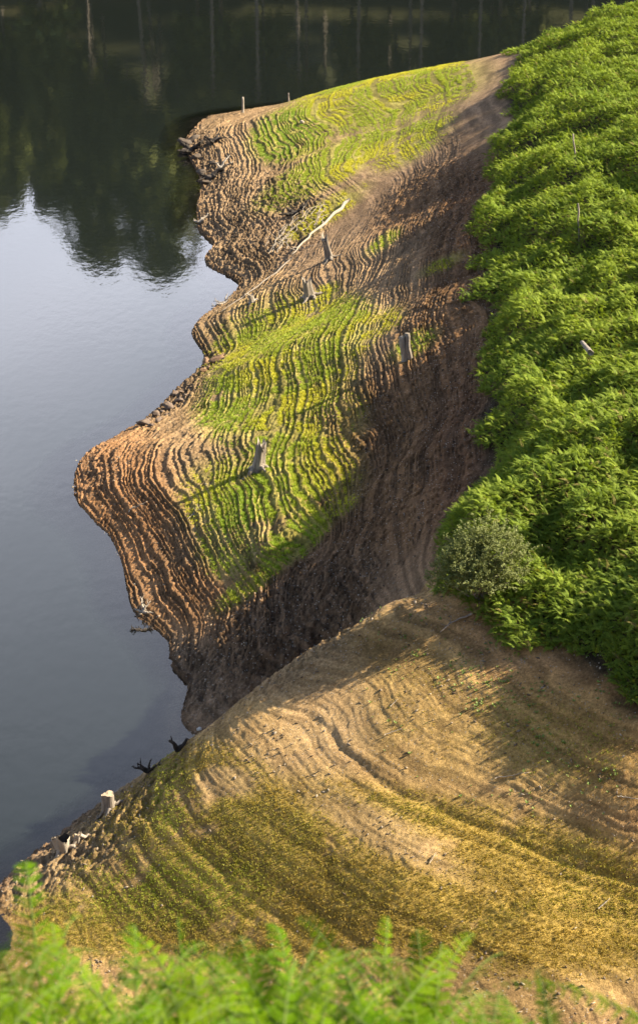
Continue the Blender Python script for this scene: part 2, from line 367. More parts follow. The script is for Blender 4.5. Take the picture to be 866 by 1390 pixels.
# hand the ground under the lake bed over in one sheet
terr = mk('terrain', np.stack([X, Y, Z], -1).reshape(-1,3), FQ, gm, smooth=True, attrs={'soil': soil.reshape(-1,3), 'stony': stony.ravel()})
tag(terr, 'brown drained reservoir bank cut into wavy wave-worn steps', kind='structure')

# ------------------------------------------------------------------ water
wxa = axis([(-900,-60,60),(-60,-13,2),(-13,12,.12),(12,60,4),(60,900,80)]); wya = axis([(-100,30,10),(30,130,.2),(130,240,4),(240,420,20)])
WX, WY = np.meshgrid(wxa, wya); depth = -interp_grid(ax, ay, Z, WX, WY)
wi = np.arange(WX.size).reshape(WX.shape); WF = np.stack([wi[:-1,:-1], wi[:-1,1:], wi[1:,1:], wi[1:,:-1]], -1).reshape(-1,4)
wm, t, out = nt('lake_water'); L = t.links
tc = N(t, 'ShaderNodeTexCoord'); a = N(t, 'ShaderNodeAttribute', attribute_name='depth')
mr = N(t, 'ShaderNodeMapRange'); mr.inputs[1].default_value = 0; mr.inputs[2].default_value = .42; L.new(a.outputs['Fac'], mr.inputs[0])
mp = N(t, 'ShaderNodeMapping'); mp.inputs['Scale'].default_value = (1.0,.55,1); L.new(tc.outputs['Object'], mp.inputs['Vector'])
n = N(t, 'ShaderNodeTexNoise', i_Scale=2.2, i_Detail=3.0, i_Roughness=.5); L.new(mp.outputs[0], n.inputs['Vector'])
# breeze patches: ripples are stronger in some parts of the lake
n2 = N(t, 'ShaderNodeTexNoise', i_Scale=.03, i_Detail=2.0); L.new(tc.outputs['Object'], n2.inputs['Vector'])
rb = N(t, 'ShaderNodeMapRange'); rb.inputs[1].default_value = .35; rb.inputs[2].default_value = .7; rb.inputs[3].default_value = .003; rb.inputs[4].default_value = .008; L.new(n2.outputs['Fac'], rb.inputs[0])
bp = N(t, 'ShaderNodeBump', i_Strength=1.0); L.new(n.outputs['Fac'], bp.inputs['Height']); L.new(rb.outputs[0], bp.inputs['Distance'])
gl = N(t, 'ShaderNodeBsdfGlossy', i_Roughness=.035); gl.inputs['Color'].default_value = (1,1,1,1); L.new(bp.outputs[0], gl.inputs['Normal'])
fres = N(t, 'ShaderNodeFresnel', i_IOR=1.5); L.new(bp.outputs[0], fres.inputs['Normal'])
df = N(t, 'ShaderNodeBsdfDiffuse'); df.inputs[0].default_value = (.009,.012,.011,1)
tp = N(t, 'ShaderNodeBsdfTransparent'); tp.inputs[0].default_value = (.90,.84,.75,1)
m1 = N(t, 'ShaderNodeMixShader'); L.new(mr.outputs[0], m1.inputs[0]); L.new(tp.outputs[0], m1.inputs[1]); L.new(df.outputs[0], m1.inputs[2])
m2 = N(t, 'ShaderNodeMixShader'); L.new(fres.outputs[0], m2.inputs[0]); L.new(m1.outputs[0], m2.inputs[1]); L.new(gl.outputs[0], m2.inputs[2])
L.new(m2.outputs[0], out.inputs['Surface'])
wat = mk('water', np.stack([WX, WY, WX*0], -1).reshape(-1,3), WF, wm, smooth=True, attrs={'depth': np.clip(depth,0,5).ravel()})
tag(wat, 'calm grey-blue reservoir water mirroring trees and cloud', kind='structure')

# ------------------------------------------------------------------ sky and sun
SUN_EL, SUN_AZ = R(35.5), R(8)       # azimuth measured from +x towards +y
w = bpy.data.worlds.new('World'); sc.world = w; w.use_nodes = True; t = w.node_tree; t.nodes.clear(); L = t.links
wo = t.nodes.new('ShaderNodeOutputWorld'); bg = t.nodes.new('ShaderNodeBackground'); sky = t.nodes.new('ShaderNodeTexSky')
sky.sky_type = 'NISHITA'; sky.sun_disc = False; sky.sun_elevation = SUN_EL; sky.sun_rotation = R(90)-SUN_AZ
tc = N(t, 'ShaderNodeTexCoord'); n = N(t, 'ShaderNodeTexNoise', i_Scale=2.2, i_Detail=5.0, i_Roughness=.5)
mp = N(t, 'ShaderNodeMapping'); mp.inputs['Scale'].default_value = (1,1,2.4); mp.inputs['Location'].default_value = (3.1,.4,.2); L.new(tc.outputs['Generated'], mp.inputs['Vector']); L.new(mp.outputs[0], n.inputs['Vector'])
sp = N(t, 'ShaderNodeSeparateXYZ'); L.new(tc.outputs['Generated'], sp.inputs[0])
el = N(t, 'ShaderNodeMapRange'); el.inputs[1].default_value = .30; el.inputs[2].default_value = .66; el.inputs[3].default_value = 1.0; el.inputs[4].default_value = 0.0; L.new(sp.outputs['Z'], el.inputs[0])
cr = ramp(t, [(.28,(0,0,0)),(.62,(1,1,1))]); L.new(n.outputs['Fac'], cr.inputs['Fac'])
ad = N(t, 'ShaderNodeMath', operation='MULTIPLY_ADD'); L.new(cr.outputs[0], ad.inputs[0]); ad.inputs[1].default_value = .4; ad.inputs[2].default_value = .5
mu = N(t, 'ShaderNodeMath', operation='MULTIPLY'); L.new(ad.outputs[0], mu.inputs[0]); L.new(el.outputs[0], mu.inputs[1])
az = N(t, 'ShaderNodeMapRange'); az.inputs[1].default_value = .35; az.inputs[2].default_value = .85; az.inputs[3].default_value = .12; az.inputs[4].default_value = 1.0; L.new(sp.outputs['Y'], az.inputs[0])
mu2 = N(t, 'ShaderNodeMath', operation='MULTIPLY'); L.new(mu.outputs[0], mu2.inputs[0]); L.new(az.outputs[0], mu2.inputs[1])
cc = mix(t, sky.outputs[0], (18.0,18.4,21.0), mu2.outputs[0])
L.new(cc, bg.inputs[0]); bg.inputs[1].default_value = .060; L.new(bg.outputs[0], wo.inputs[0])
sl = bpy.data.lights.new('sun', 'SUN'); so = bpy.data.objects.new('sun', sl); COL.objects.link(so)
sl.energy = 5.0; sl.angle = R(.5); sl.color = (1,.87,.64)
from mathutils import Vector
so.rotation_euler = Vector((math.cos(SUN_EL)*math.cos(SUN_AZ), math.cos(SUN_EL)*math.sin(SUN_AZ), math.sin(SUN_EL))).to_track_quat('Z', 'Y').to_euler()
sc.view_settings.view_transform = 'Standard'; sc.view_settings.look = 'None'; sc.view_settings.exposure = 1.68; sc.view_settings.gamma = 1
#@@OBJECTS@@
# ================================================================== OBJECTS
def tube(path, rad, sides=7, jit=0., seed=0, cap=True):
    """tapered tube along a path -> V, F(quads)"""
    p = np.asarray(path, float); n = len(p); rad = np.broadcast_to(rad, (n,))
    tg = np.gradient(p, axis=0); tg /= np.linalg.norm(tg, axis=1)[:,None]+1e-9
    ref = np.array([0,0,1.]) if abs(tg[:,2]).mean() < .8 else np.array([1.,0,0])
    a = np.cross(tg, ref); a /= np.linalg.norm(a, axis=1)[:,None]+1e-9; b = np.cross(tg, a)
    th = np.arange(sides)*2*math.pi/sides; r_ = np.random.default_rng(seed)
    rr_ = rad[:,None]*(1+jit*(r_.random((n,sides))-.5)+jit*.8*np.sin(th*2+seed)[None])
    V = p[:,None]+rr_[...,None]*(np.cos(th)[None,:,None]*a[:,None]+np.sin(th)[None,:,None]*b[:,None])
    V = V.reshape(-1,3); Fq = []
    for i in range(n-1):
        for j in range(sides):
            Fq.append((i*sides+j, i*sides+(j+1)%sides, (i+1)*sides+(j+1)%sides, (i+1)*sides+j))
    if cap:
        for base_, q in ((0, 0), ((n-1)*sides, n-1)):
            c_ = len(V); V = np.vstack([V, p[q]])
            for j in range(sides): Fq.append((base_+j, base_+(j+1)%sides, c_, c_))
    return V, np.array(Fq)
def tri_fix(Fq):  # quads with a doubled corner become clean triangles pairs
    out = []
    for f in Fq:
        if f[2] == f[3]: out.append((f[0], f[1], f[2]))
        else: out += [(f[0], f[1], f[2]), (f[0], f[2], f[3])]
    return np.array(out)
def join(parts):
    V = []; Fs = []; o = 0
    for v, f in parts: V.append(v); Fs.append(np.asarray(f)+o); o += len(v)
    return np.vstack(V), np.vstack(Fs)
def tmesh(name, parts, m, parent=None, smooth=True, **kw):
    v, f = join([(v, tri_fix(f) if f.shape[1] == 4 else f) for v, f in parts]); return mk(name, v, f, m, parent, smooth, **kw)
def crooked(p0, p1, n, amp, seed, sag=0):
    r_ = np.random.default_rng(seed); p0 = np.array(p0, float); p1 = np.array(p1, float); s_ = np.linspace(0,1,n)[:,None]
    w_ = np.cumsum(r_.normal(0, 1, (n,3)), 0); w_ -= w_[0]+(w_[-1]-w_[0])*s_
    return p0+(p1-p0)*s_+w_*amp*np.linalg.norm(p1-p0)/n + np.array([0,0,1.])*sag*4*s_*(1-s_)

# ---- scatter: many copies of a small shape baked into one mesh
def scatter(name, protos, pos, rot, scl, tints, m, label, tintvar=None, smooth=False):
    """protos: list of (V,F,shade per vertex); rot (n,3,3)"""
    Vs=[]; Fs=[]; Ts=[]; o = 0; which = rng.integers(0, len(protos), len(pos))
    for k_, (pv, pf, ps) in enumerate(protos):
        s_ = np.where(which == k_)[0]
        if not len(s_): continue
        v = np.einsum('nij,vj->nvi', rot[s_]*(scl[s_,None,None] if scl.ndim == 1 else scl[s_][:,None,:]), pv)+pos[s_][:,None]
        f = pf[None]+(np.arange(len(s_))*len(pv))[:,None,None]+o
        Vs.append(v.reshape(-1,3)); Fs.append(f.reshape(-1, pf.shape[1])); o += v.shape[0]*v.shape[1]
        Ts.append((tints[s_][:,None]*ps[None,:,None]).reshape(-1,3))
    ob = mk(name, np.vstack(Vs), np.vstack(Fs), m, None, smooth, {'tint': np.vstack(Ts)})
    return tag(ob, label, kind='stuff')
def rotm(yaw, tilt, roll=None):
    cy_, sy_ = np.cos(yaw), np.sin(yaw); ct, st = np.cos(tilt), np.sin(tilt); z_ = np.zeros_like(yaw); o_ = z_+1
    Rz = np.stack([np.stack([cy_,-sy_,z_],-1), np.stack([sy_,cy_,z_],-1), np.stack([z_,z_,o_],-1)], 1)
    Ry = np.stack([np.stack([ct,z_,st],-1), np.stack([z_,o_,z_],-1), np.stack([-st,z_,ct],-1)], 1)
    M = Rz@Ry
    if roll is not None:
        cr_, sr = np.cos(roll), np.sin(roll)
        Rx = np.stack([np.stack([o_,z_,z_],-1), np.stack([z_,cr_,-sr],-1), np.stack([z_,sr,cr_],-1)], 1); M = M@Rx
    return M

# ---- bracken: one frond, lying along +x and arching over
def frond_proto(seed, pairs=17):
    r_ = np.random.default_rng(seed); V=[]; Fq=[]; S=[]
    s_ = np.linspace(0,1,8); ar = .45+.3*r_.random()
    def pos(s): return np.array([s*.92, 0, .42*s-ar*s*s*.85+.0])
    for i in range(5):
        a_, b_ = pos(i/5), pos((i+1)/5); w_ = .009*(1-i/5)+.003; k_ = len(V)
        V += [a_+[0,w_,0], a_-[0,w_,0], b_-[0,w_*.8,0], b_+[0,w_*.8,0]]; Fq.append((k_,k_+1,k_+2,k_+3)); S += [.9]*4
    for i in range(pairs):
        s = .12+.86*(i+.3*r_.random())/pairs; ln = .23*(1-s)**.8*min(1,(s+.10)/.30)+.02
        for sd in (-1,1):
            l_ = ln*(.85+.3*r_.random()); b_ = pos(s); sw = .45+.25*r_.random()
            d = np.array([sw*.6, sd, -.25+.3*r_.random()]); d /= np.linalg.norm(d); q = np.cross(d, [0,0,1.]); q /= np.linalg.norm(q)
            wd = l_*.105+.006; k_ = len(V); md = b_+d*l_*.4
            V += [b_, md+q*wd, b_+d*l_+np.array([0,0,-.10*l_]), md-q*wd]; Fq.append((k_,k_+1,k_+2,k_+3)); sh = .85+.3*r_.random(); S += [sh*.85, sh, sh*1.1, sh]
    return np.array(V), np.array(Fq), np.array(S)
FP = [frond_proto(i) for i in range(6)]
def fern_edge(x, y): # height above which bracken grows
    return 6.05+(fbm(x*.45,y*.45,3,231)-.5)*1.3
def fern_height(x, y):
    a_ = fbm(x*.50, y*.36, 3, 301, .55); b_ = fbm(x*1.3+3, y*.95, 2, 307)
    return .18+.70*sst(.33,.68,a_)*(.40+.9*b_)
def fern_field(n, x0, x1, y0, y1, size, keep):
    x = rng.uniform(x0,x1,n); u = rng.random(n); y = y0*(y1/y0)**u          # denser nearby
    z = H(x,y); m_ = keep(x,y,z); x,y,z = x[m_],y[m_],z[m_]
    return x,y,z
def kp(x,y,z): return (z > fern_edge(x,y)) & (y < 119+.0*x)
lim = lambda x,y: .185*y+2.2
x1,y1,z1 = fern_field(430000, 2, 25, 33, 121, .6, lambda x,y,z: kp(x,y,z) & (x < lim(x,y)))
x2,y2,z2 = fern_field(11000, 6, 42, 30, 121, .9, lambda x,y,z: kp(x,y,z) & (x > lim(x,y)))
x = np.r_[x1,x2]; y = np.r_[y1,y2]; z = np.r_[z1,z2]; big_ = np.r_[np.ones(len(x1)), np.full(len(x2),2.4)]
n = len(x); hh = fern_height(x,y)
edge = np.clip((z-fern_edge(x,y))/.5, .25, 1); lay_ = rng.random(n)
top = hh*edge*np.where(lay_ < .25, .45, 1)*(.85+.3*rng.random(n))
print('fronds', n)
# lean: mostly downslope and outwards, from random plant centres
yaw = rng.normal(math.pi, 1.5, n); tilt = rng.normal(-.22, .42, n)
scl_ = (.20+.19*rng.random(n))*big_*np.clip(.75+.35*edge,0,1)
g1 = np.array([.105,.170,.020]); g2 = np.array([.28,.35,.042]); g3 = np.array([.22,.19,.06])
q = np.clip(rng.random(n)*.6+fbm(x*.7,y*.5,2,333)*.7-.15,0,1)[:,None]; tint = g1*(1-q)+g2*q
dead = rng.random(n) < .035; tint[dead] = g3
tint *= (.85+.3*rng.random(n))[:,None]
pos_ = np.stack([x, y, z+top], 1)
scatter('bracken', FP, pos_, rotm(yaw, tilt, rng.normal(0,.35,n)), scl_, tint, M_leaf, 'dense bright green bracken covering the slope above the bare bank')

# bracken on the steep bank right below the viewpoint (out of the picture except from the side)
xk = rng.uniform(-16,24,9000); yk_ = rng.uniform(-6,30,9000); zk = H(xk,yk_)
qx, qy = proj(xk,yk_,zk+1.0); ok = (zk > 7.5) & ~((qy < 1420) & (qx > -60) & (qx < 930) & (yk_ > 0)) & ((xk**2+(yk_)**2) > 9)
xk,yk_,zk = xk[ok],yk_[ok],zk[ok]; n = len(xk); q = rng.random(n)[:,None]
scatter('bracken', FP, np.stack([xk,yk_,zk+.15+.3*rng.random(n)],1), rotm(rng.uniform(0,6.28,n), rng.normal(-.5,.3,n)), .6+.4*rng.random(n), g1*(1-q)+g2*q, M_leaf, 'green bracken on the steep bank below the viewpoint')

# ---- grass on the exposed shelves
def blade_proto(seed, nb, h_, spread, w_):
    r_ = np.random.default_rng(seed); V=[]; Fq=[]; S=[]
    for i in range(nb):
        a_ = r_.uniform(0,6.28); b_ = r_.uniform(0,6.28); c_ = np.array([math.cos(a_),math.sin(a_),0])*spread*r_.random()
        d = np.array([math.cos(b_)*.5,math.sin(b_)*.5,1.0])*h_*(.6+.6*r_.random()); q_ = np.array([-math.sin(b_),math.cos(b_),0])*w_; k_ = len(V)
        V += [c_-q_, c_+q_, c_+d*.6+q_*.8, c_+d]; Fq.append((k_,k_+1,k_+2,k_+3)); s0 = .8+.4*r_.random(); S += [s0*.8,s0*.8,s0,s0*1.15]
    return np.array(V), np.array(Fq), np.array(S)
GP = [blade_proto(50+i, 8, .062, .065, .008) for i in range(5)]
GS = [blade_proto(80+i, 7, .030, .045, .006) for i in range(5)]
def msk(G, x, y): return interp_grid(ax, ay, G, x, y)
def grow(n, y0, y1, G, thr=.15):
    x = rng.uniform(-10,9,n); y = y0*(y1/y0)**rng.random(n); g = msk(G,x,y); m_ = rng.random(n)*(1-thr)+thr < g
    return x[m_], y[m_], g[m_]
x,y,g = grow(760000, 44, 122, green*(.06+.86*sst(.38,.54,fr))*sst(.24,.44,fbm(X*1.6,Y*1.1,3,461)))
z = H(x,y); n = len(x); print('green tufts', n)
q = sst(.38,.62,fbm(x*.35,y*.3,3,401))[:,None]*.75+.25*rng.random((n,1)); tint = np.array([.32,.40,.04])*(1-q)+np.array([.60,.55,.05])*q
# lusher green on the lower left shelves and inside the hollows
px_, py_ = proj(x,y,z); lush = np.clip(blobs([(370,180,60,40,-20,.4,1),(370,700,80,70,0,.5,.8),(290,560,50,60,0,.5,.9),(560,470,60,20,-30,.5,.9),(390,745,70,30,-38,.5,1)], px_, py_),0,1)[:,None]
tint = tint*(1-lush*.75)+np.array([.22,.36,.035])*lush*.75
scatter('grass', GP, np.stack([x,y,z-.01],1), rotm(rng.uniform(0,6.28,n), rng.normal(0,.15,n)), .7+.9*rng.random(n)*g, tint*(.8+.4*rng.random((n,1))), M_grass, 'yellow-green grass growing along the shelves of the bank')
x,y,g = grow(480000, 29, 44.5, gold*(.30+.35*fr))
z = H(x,y); n = len(x); print('gold tufts', n)
q = sst(.35,.65,fbm(x*.5,y*.9,3,411))[:,None]*.6+.4*rng.random((n,1)); tint = np.array([.36,.33,.055])*(1-q)+np.array([.43,.30,.065])*q
px_, py_ = proj(x,y,z); lush = np.clip(blobs([(230,1080,30,60,0,.5,.8),(230,1210,130,50,0,.6,.9),(780,1000,130,60,15,.5,.6)], px_, py_),0,1)[:,None]
tint = tint*(1-lush*.8)+np.array([.33,.42,.035])*lush*.8
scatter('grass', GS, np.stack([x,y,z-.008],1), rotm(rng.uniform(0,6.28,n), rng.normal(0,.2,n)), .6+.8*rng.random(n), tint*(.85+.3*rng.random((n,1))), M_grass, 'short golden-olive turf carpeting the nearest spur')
# seedlings
def rosette(seed):
    r_ = np.random.default_rng(seed); V=[]; Fq=[]; S=[]
    for i in range(9):
        a_ = i*2.4+r_.random(); d = np.array([math.cos(a_),math.sin(a_),.5+.8*r_.random()])*.09*(.6+.6*r_.random()); q_ = np.cross(d,[0,0,1.]); q_ *= .28; k_=len(V)
        V += [np.zeros(3), d*.6+q_, d, d*.6-q_]; Fq.append((k_,k_+1,k_+2,k_+3)); S += [.8,1,1.2,1]
    return np.array(V), np.array(Fq), np.array(S)
RP = [rosette(i) for i in range(4)]
x = rng.uniform(-2,9,26000); y = rng.uniform(31,44.5,26000); z = H(x,y); px_,py_ = proj(x,y,z)
g = np.clip(blobs([(640,920,150,70,20,.5,1),(760,1040,150,70,20,.5,.55),(700,960,200,110,15,.5,.4)], px_,py_)*sst(.42,.66,fbm(x*1.2,y*1.2,3,421)),0,1)*(z < fern_edge(x,y)+.1)
m_ = rng.random(len(x)) < g*.30; x,y,z = x[m_],y[m_],z[m_]; n = len(x)
scatter('seedlings', RP, np.stack([x,y,z],1), rotm(rng.uniform(0,6.28,n), rng.normal(0,.15,n)), .25+.4*rng.random(n)**2, np.array([.19,.27,.06])*(.7+.6*rng.random((n,1))), M_grass, 'small green seedlings dotted over the bare soil of the nearest spur')

# ---- stones
def stone_proto(seed, sub=0):
    r_ = np.random.default_rng(seed); g_ = (1+5**.5)/2
    V = np.array([(-1,g_,0),(1,g_,0),(-1,-g_,0),(1,-g_,0),(0,-1,g_),(0,1,g_),(0,-1,-g_),(0,1,-g_),(g_,0,-1),(g_,0,1),(-g_,0,-1),(-g_,0,1)],float); V /= np.linalg.norm(V,axis=1)[:,None]
    Fq = np.array([(0,11,5),(0,5,1),(0,1,7),(0,7,10),(0,10,11),(1,5,9),(5,11,4),(11,10,2),(10,7,6),(7,1,8),(3,9,4),(3,4,2),(3,2,6),(3,6,8),(3,8,9),(4,9,5),(2,4,11),(6,2,10),(8,6,7),(9,8,1)])
    for _ in range(sub):
        nv = [tuple(v) for v in V]; cache = {}; nf = []
        def mid(a_, b_):
            k_ = (min(a_,b_), max(a_,b_))
            if k_ not in cache: p = np.array(nv[a_])+np.array(nv[b_]); cache[k_] = len(nv); nv.append(tuple(p/np.linalg.norm(p)))
            return cache[k_]
        for a_,b_,c_ in Fq:
            ab,bc,ca = mid(a_,b_),mid(b_,c_),mid(c_,a_); nf += [(a_,ab,ca),(b_,bc,ab),(c_,ca,bc),(ab,bc,ca)]
        V = np.array(nv); Fq = np.array(nf)
    # chop with random planes -> angular
    for i in range(7):
        d = r_.normal(0,1,3); d /= np.linalg.norm(d); h_ = .55+.3*r_.random(); e = V@d; V = V-np.outer(np.maximum(0,e-h_), d)
    V = V*np.array([1,.75,.5])*(1+.08*r_.normal(0,1,(len(V),1)))
    return V, Fq, np.ones(len(V))
SPr = [stone_proto(i) for i in range(6)]
stn = np.clip(.22*spur*(1-green)+.30*dark_face+.35*near_spur*(1-gold*.9)+.7*rock+.25*blobs([(560,800,120,30,-25,.5,1),(640,150,40,60,0,.5,1)]),0,1)*(Z0 < 6.3)*(Z0 > -.1)*(.15+sst(.40,.70,fbm(X*.9,Y*.9,4,431,.6)))
x = rng.uniform(-10,9,150000); y = 29*(122/29)**rng.random(150000); g = msk(stn,x,y); m_ = rng.random(len(x)) < g*.8; x,y = x[m_],y[m_]; z = H(x,y); n = len(x); print('stones', n)
q = rng.random((n,1))**1.5; tint = np.array([.12,.085,.055])*(1-q)+np.array([.36,.30,.23])*q
px_, py_ = proj(x,y,z); tint *= (1-.6*np.clip(blobs(DARK, px_, py_),0,1)*(y > 44))[:,None]  # stones on the shaded face darkened too, its shade put into their tint
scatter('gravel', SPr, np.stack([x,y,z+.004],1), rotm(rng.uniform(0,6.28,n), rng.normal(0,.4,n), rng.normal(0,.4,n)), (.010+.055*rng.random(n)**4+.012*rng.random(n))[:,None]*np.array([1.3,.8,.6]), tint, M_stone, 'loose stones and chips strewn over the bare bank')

# larger rocks, each one its own
BR = [stone_proto(100+i, 2) for i in range(6)]
rock_mesh = []
def rock_thing(px, py, size, label, group, shade, seed, sink=.25):
    gx_, gy_, gz_ = ground(px, py); v, f, _ = BR[seed % 6]; r_ = random.Random(seed)
    key = (seed % 6, shade)
    o = next((b for k_, b in rock_mesh if k_ == key), None)
    if o is None:
        o = mk('rock', v, f, M_stone, attrs={'tint': np.tile(np.array(shade), (len(v),1))}); rock_mesh.append((key, o))
    else: o = o.copy(); COL.objects.link(o)
    o.name = 'rock'; o.location = (gx_, gy_, gz_+size*.5*(1-sink*2)); o.rotation_euler = (r_.uniform(-.4,.4), r_.uniform(-.4,.4), r_.uniform(0,6.28)); o.scale = (size*r_.uniform(.8,1.3), size*r_.uniform(.8,1.2), size*r_.uniform(.7,1.2))
    return tag(o, label, 'rock', group)
DK = (.16,.12,.095); PL = (.38,.31,.24)
for i, (a_, b_) in enumerate([(196,572),(203,566),(212,560),(220,555),(228,549),(236,545),(244,541),(252,533),(246,529),(238,533),(258,524),(206,574),(226,559),(216,567)]):
    rock_thing(a_, b_+4, [.34,.12,.22,.10,.30,.09,.26,.11,.13,.2,.08,.15,.09,.18][i], 'brown angular rock in the row along the waterline between the second and the widest spur', 'rocks along the waterline of the widest spur', DK, i)
for i, (a_, b_) in enumerate([(280,492),(288,488),(296,489),(284,500),(276,503),(304,482)]):
    rock_thing(a_, b_, [.26,.10,.3,.14,.2,.09][i], 'rusty brown rock at the water in the hollow below the second spur', 'rocks in the small hollow', (.22,.14,.09), 20+i)
for i, (a_, b_) in enumerate([(253,196),(262,190),(252,208),(266,214),(275,236),(286,243),(279,250),(290,222),(300,232)]):
    rock_thing(a_, b_, [.55,.4,.4,.35,.5,.4,.35,.3,.35][i], 'dark broken rock at the tip of the farthest spur', 'rocks at the tip of the farthest spur', (.10,.08,.065), 40+i)
for i, (a_, b_) in enumerate([(346,470),(362,480),(338,486),(118,650),(140,664),(130,690),(212,720),(310,700)]): pass
rock_thing(410,167,.22,'small pale boulder on the green shelf of the farthest spur',None,PL,61)
rock_thing(271,971+20,.10,'small white stone on the dark edge of the nearest spur',None,(.6,.57,.52),62)

# ---- stumps
def stump_at(px, py, h_, r0, r1, lean, seed, label, wood=M_grey, cutm=M_pale, roots=5, jag=.12, name='tree_stump', cat='stump', sq=.8, rootlen=2.0, hollow=.0):
    if px < 250 and py > 960: px, py = crest(px, py)
    gx_, gy_, gz_ = ground(px, py); o = empty(name, (gx_, gy_, gz_)); tag(o, label, cat); r_ = np.random.default_rng(seed)
    ns, nr = 20, 12; th = np.arange(ns)*2*math.pi/ns
    fl = 1+.16*np.sin(th*3+seed)+.10*np.sin(th*5+seed*2)+.05*r_.normal(0,1,ns)
    V=[]
    for i in range(nr+1):
        s_ = i/nr; rad_ = r1+(r0-r1)*(1-s_)**2.2
        tw = .25*s_; top = (1+jag*np.sin(th*2+seed)+jag*.8*r_.normal(0,1,ns)) if i == nr else 1
        zc = -.12+(h_+.12)*s_*np.ones(ns)*top
        V.append(np.stack([rad_*fl*np.cos(th+tw)+lean[0]*s_*h_, sq*rad_*fl*np.sin(th+tw)+lean[1]*s_*h_, zc],1))
    V = np.vstack(V); Fq = [(i*ns+j, i*ns+(j+1)%ns, (i+1)*ns+(j+1)%ns, (i+1)*ns+j) for i in range(nr) for j in range(ns)]
    tmesh('trunk', [(V, np.array(Fq))], wood, o)
    rim = V[-ns:]; c_ = rim.mean(0)-np.array([0,0,hollow]); inner = c_+(rim-rim.mean(0))*.5+np.array([0,0,-.01])
    Vc = np.vstack([rim, inner, c_]); Fc = [(j,(j+1)%ns,ns+(j+1)%ns,ns+j) for j in range(ns)]+[(ns+j,ns+(j+1)%ns,2*ns,2*ns) for j in range(ns)]
    tmesh('cut_face', [(Vc, np.array(Fc))], cutm, o, smooth=False)
    for i in range(roots):
        a_ = 6.28*i/roots+r_.normal(0,.3); L_ = r0*rootlen*(.6+.8*r_.random()); ss = np.linspace(0,1,7)
        xs = math.cos(a_)*(r0*.45+L_*ss)+.06*r_.normal(0,1,7)*ss; ys = math.sin(a_)*(r0*.45+L_*ss)+.06*r_.normal(0,1,7)*ss
        zs = H(gx_+xs, gy_+ys)-gz_+.03-.07*ss+.10*(1-ss)**2
        tmesh('root', [tube(np.stack([xs,ys,zs],1), r0*.33*(1-.8*ss)+.008, 6, .3, seed+i)], wood, o)
    return o
stump_at(349,640,.98,.27,.15,(.16,-.05),1,'tall grey stump casting a long shadow on the terraced middle spur', rootlen=1.6)
stump_at(421,404,.80,.30,.19,(-.22,-.05),2,'thick pale-topped stump leaning left on the second spur, left of its twin',cutm=M_pale,hollow=.1)
stump_at(448,351,.95,.22,.13,(-.28,0),3,'slim dark stump leaning left beside the end of the fallen trunk', jag=.2)
stump_at(149,1098,.46,.17,.155,(-.03,0),5,'flat-topped stump on the edge of the nearest spur with a pale sawn top', cutm=M_cut, roots=4, jag=.03, wood=M_grey)
stump_at(86,1150,.34,.15,.20,(-.12,-.1),6,'broad hollow pale stump low on the edge of the nearest spur', wood=M_pale, cutm=M_wet, roots=3, hollow=.25, jag=.10)
stump_at(106,1140,.22,.14,.09,(.05,0),7,'small pale stump just right of the broad hollow one', wood=M_pale, cutm=M_cut, roots=3, jag=.15)
stump_at(343,410,.36,.17,.12,(-.3,-.2),8,'small bleached stump on the low left end of the second spur', wood=M_pale, roots=3)
# split post: two upright slabs
gx_,gy_,gz_ = ground(553,488); o = tag(empty('split_stump',(gx_,gy_,gz_)),'upright split stump of two grey slabs at the edge of the shade','stump')
for k_,(dx_,w_,h_) in enumerate(((-.10,.085,.86),(.07,.095,.98))):
    ss = np.linspace(0,1,9); pth = np.stack([dx_-.12*ss+.02*np.sin(ss*7+k_), .02*np.cos(ss*5+k_), -.12+(h_+.12)*ss],1)
    v_,f_ = tube(pth, w_*(1.15-.25*ss), 9, .35, 5+k_); v_[-1,2] += .04-.1*k_; tmesh('slab',[(v_,f_)],M_pale if k_ == 0 else M_grey,o)
# thin posts and sticks standing up
def stick(px, py, h_, r_, lean, label, name='wooden_post', cat='post', m=M_grey, seed=3):
    g_ = ground(px,py); s_ = np.linspace(0,1,7); rg = np.random.default_rng(seed)
    p = np.stack([lean*h_*s_+rg.normal(0,.012,7)*h_, rg.normal(0,.01,7)*h_, -.15+(h_+.15)*s_],1)
    ob = tmesh(name,[tube(p, r_*(1.15-.35*s_), 7, .25, seed)],m); ob.location = g_; return tag(ob,label,cat)
stick(330,152,1.0,.075,.02,'weathered post standing on the skyline of the farthest spur, the taller one',m=M_pale)
stick(392,137,.55,.05,-.04,'short thin post on the skyline of the farthest spur, right of the taller one',seed=4)
stick(379,139,.18,.05,.0,'tiny stub of a post between the two skyline posts',seed=6)
stick(402,488,.85,.016,.01,'thin bare stick upright in the yellow-green grass','stick','stick',M_wet,7)
stick(788,336,1.7,.045,-.1,'dead pale stem rising through the bracken, the lower and longer one','dead_sapling','dead sapling',M_grey,8)
stick(783,236,1.7,.04,-.15,'dead pale stem rising through the bracken, the upper and thinner one','dead_sapling','dead sapling',M_grey,9)
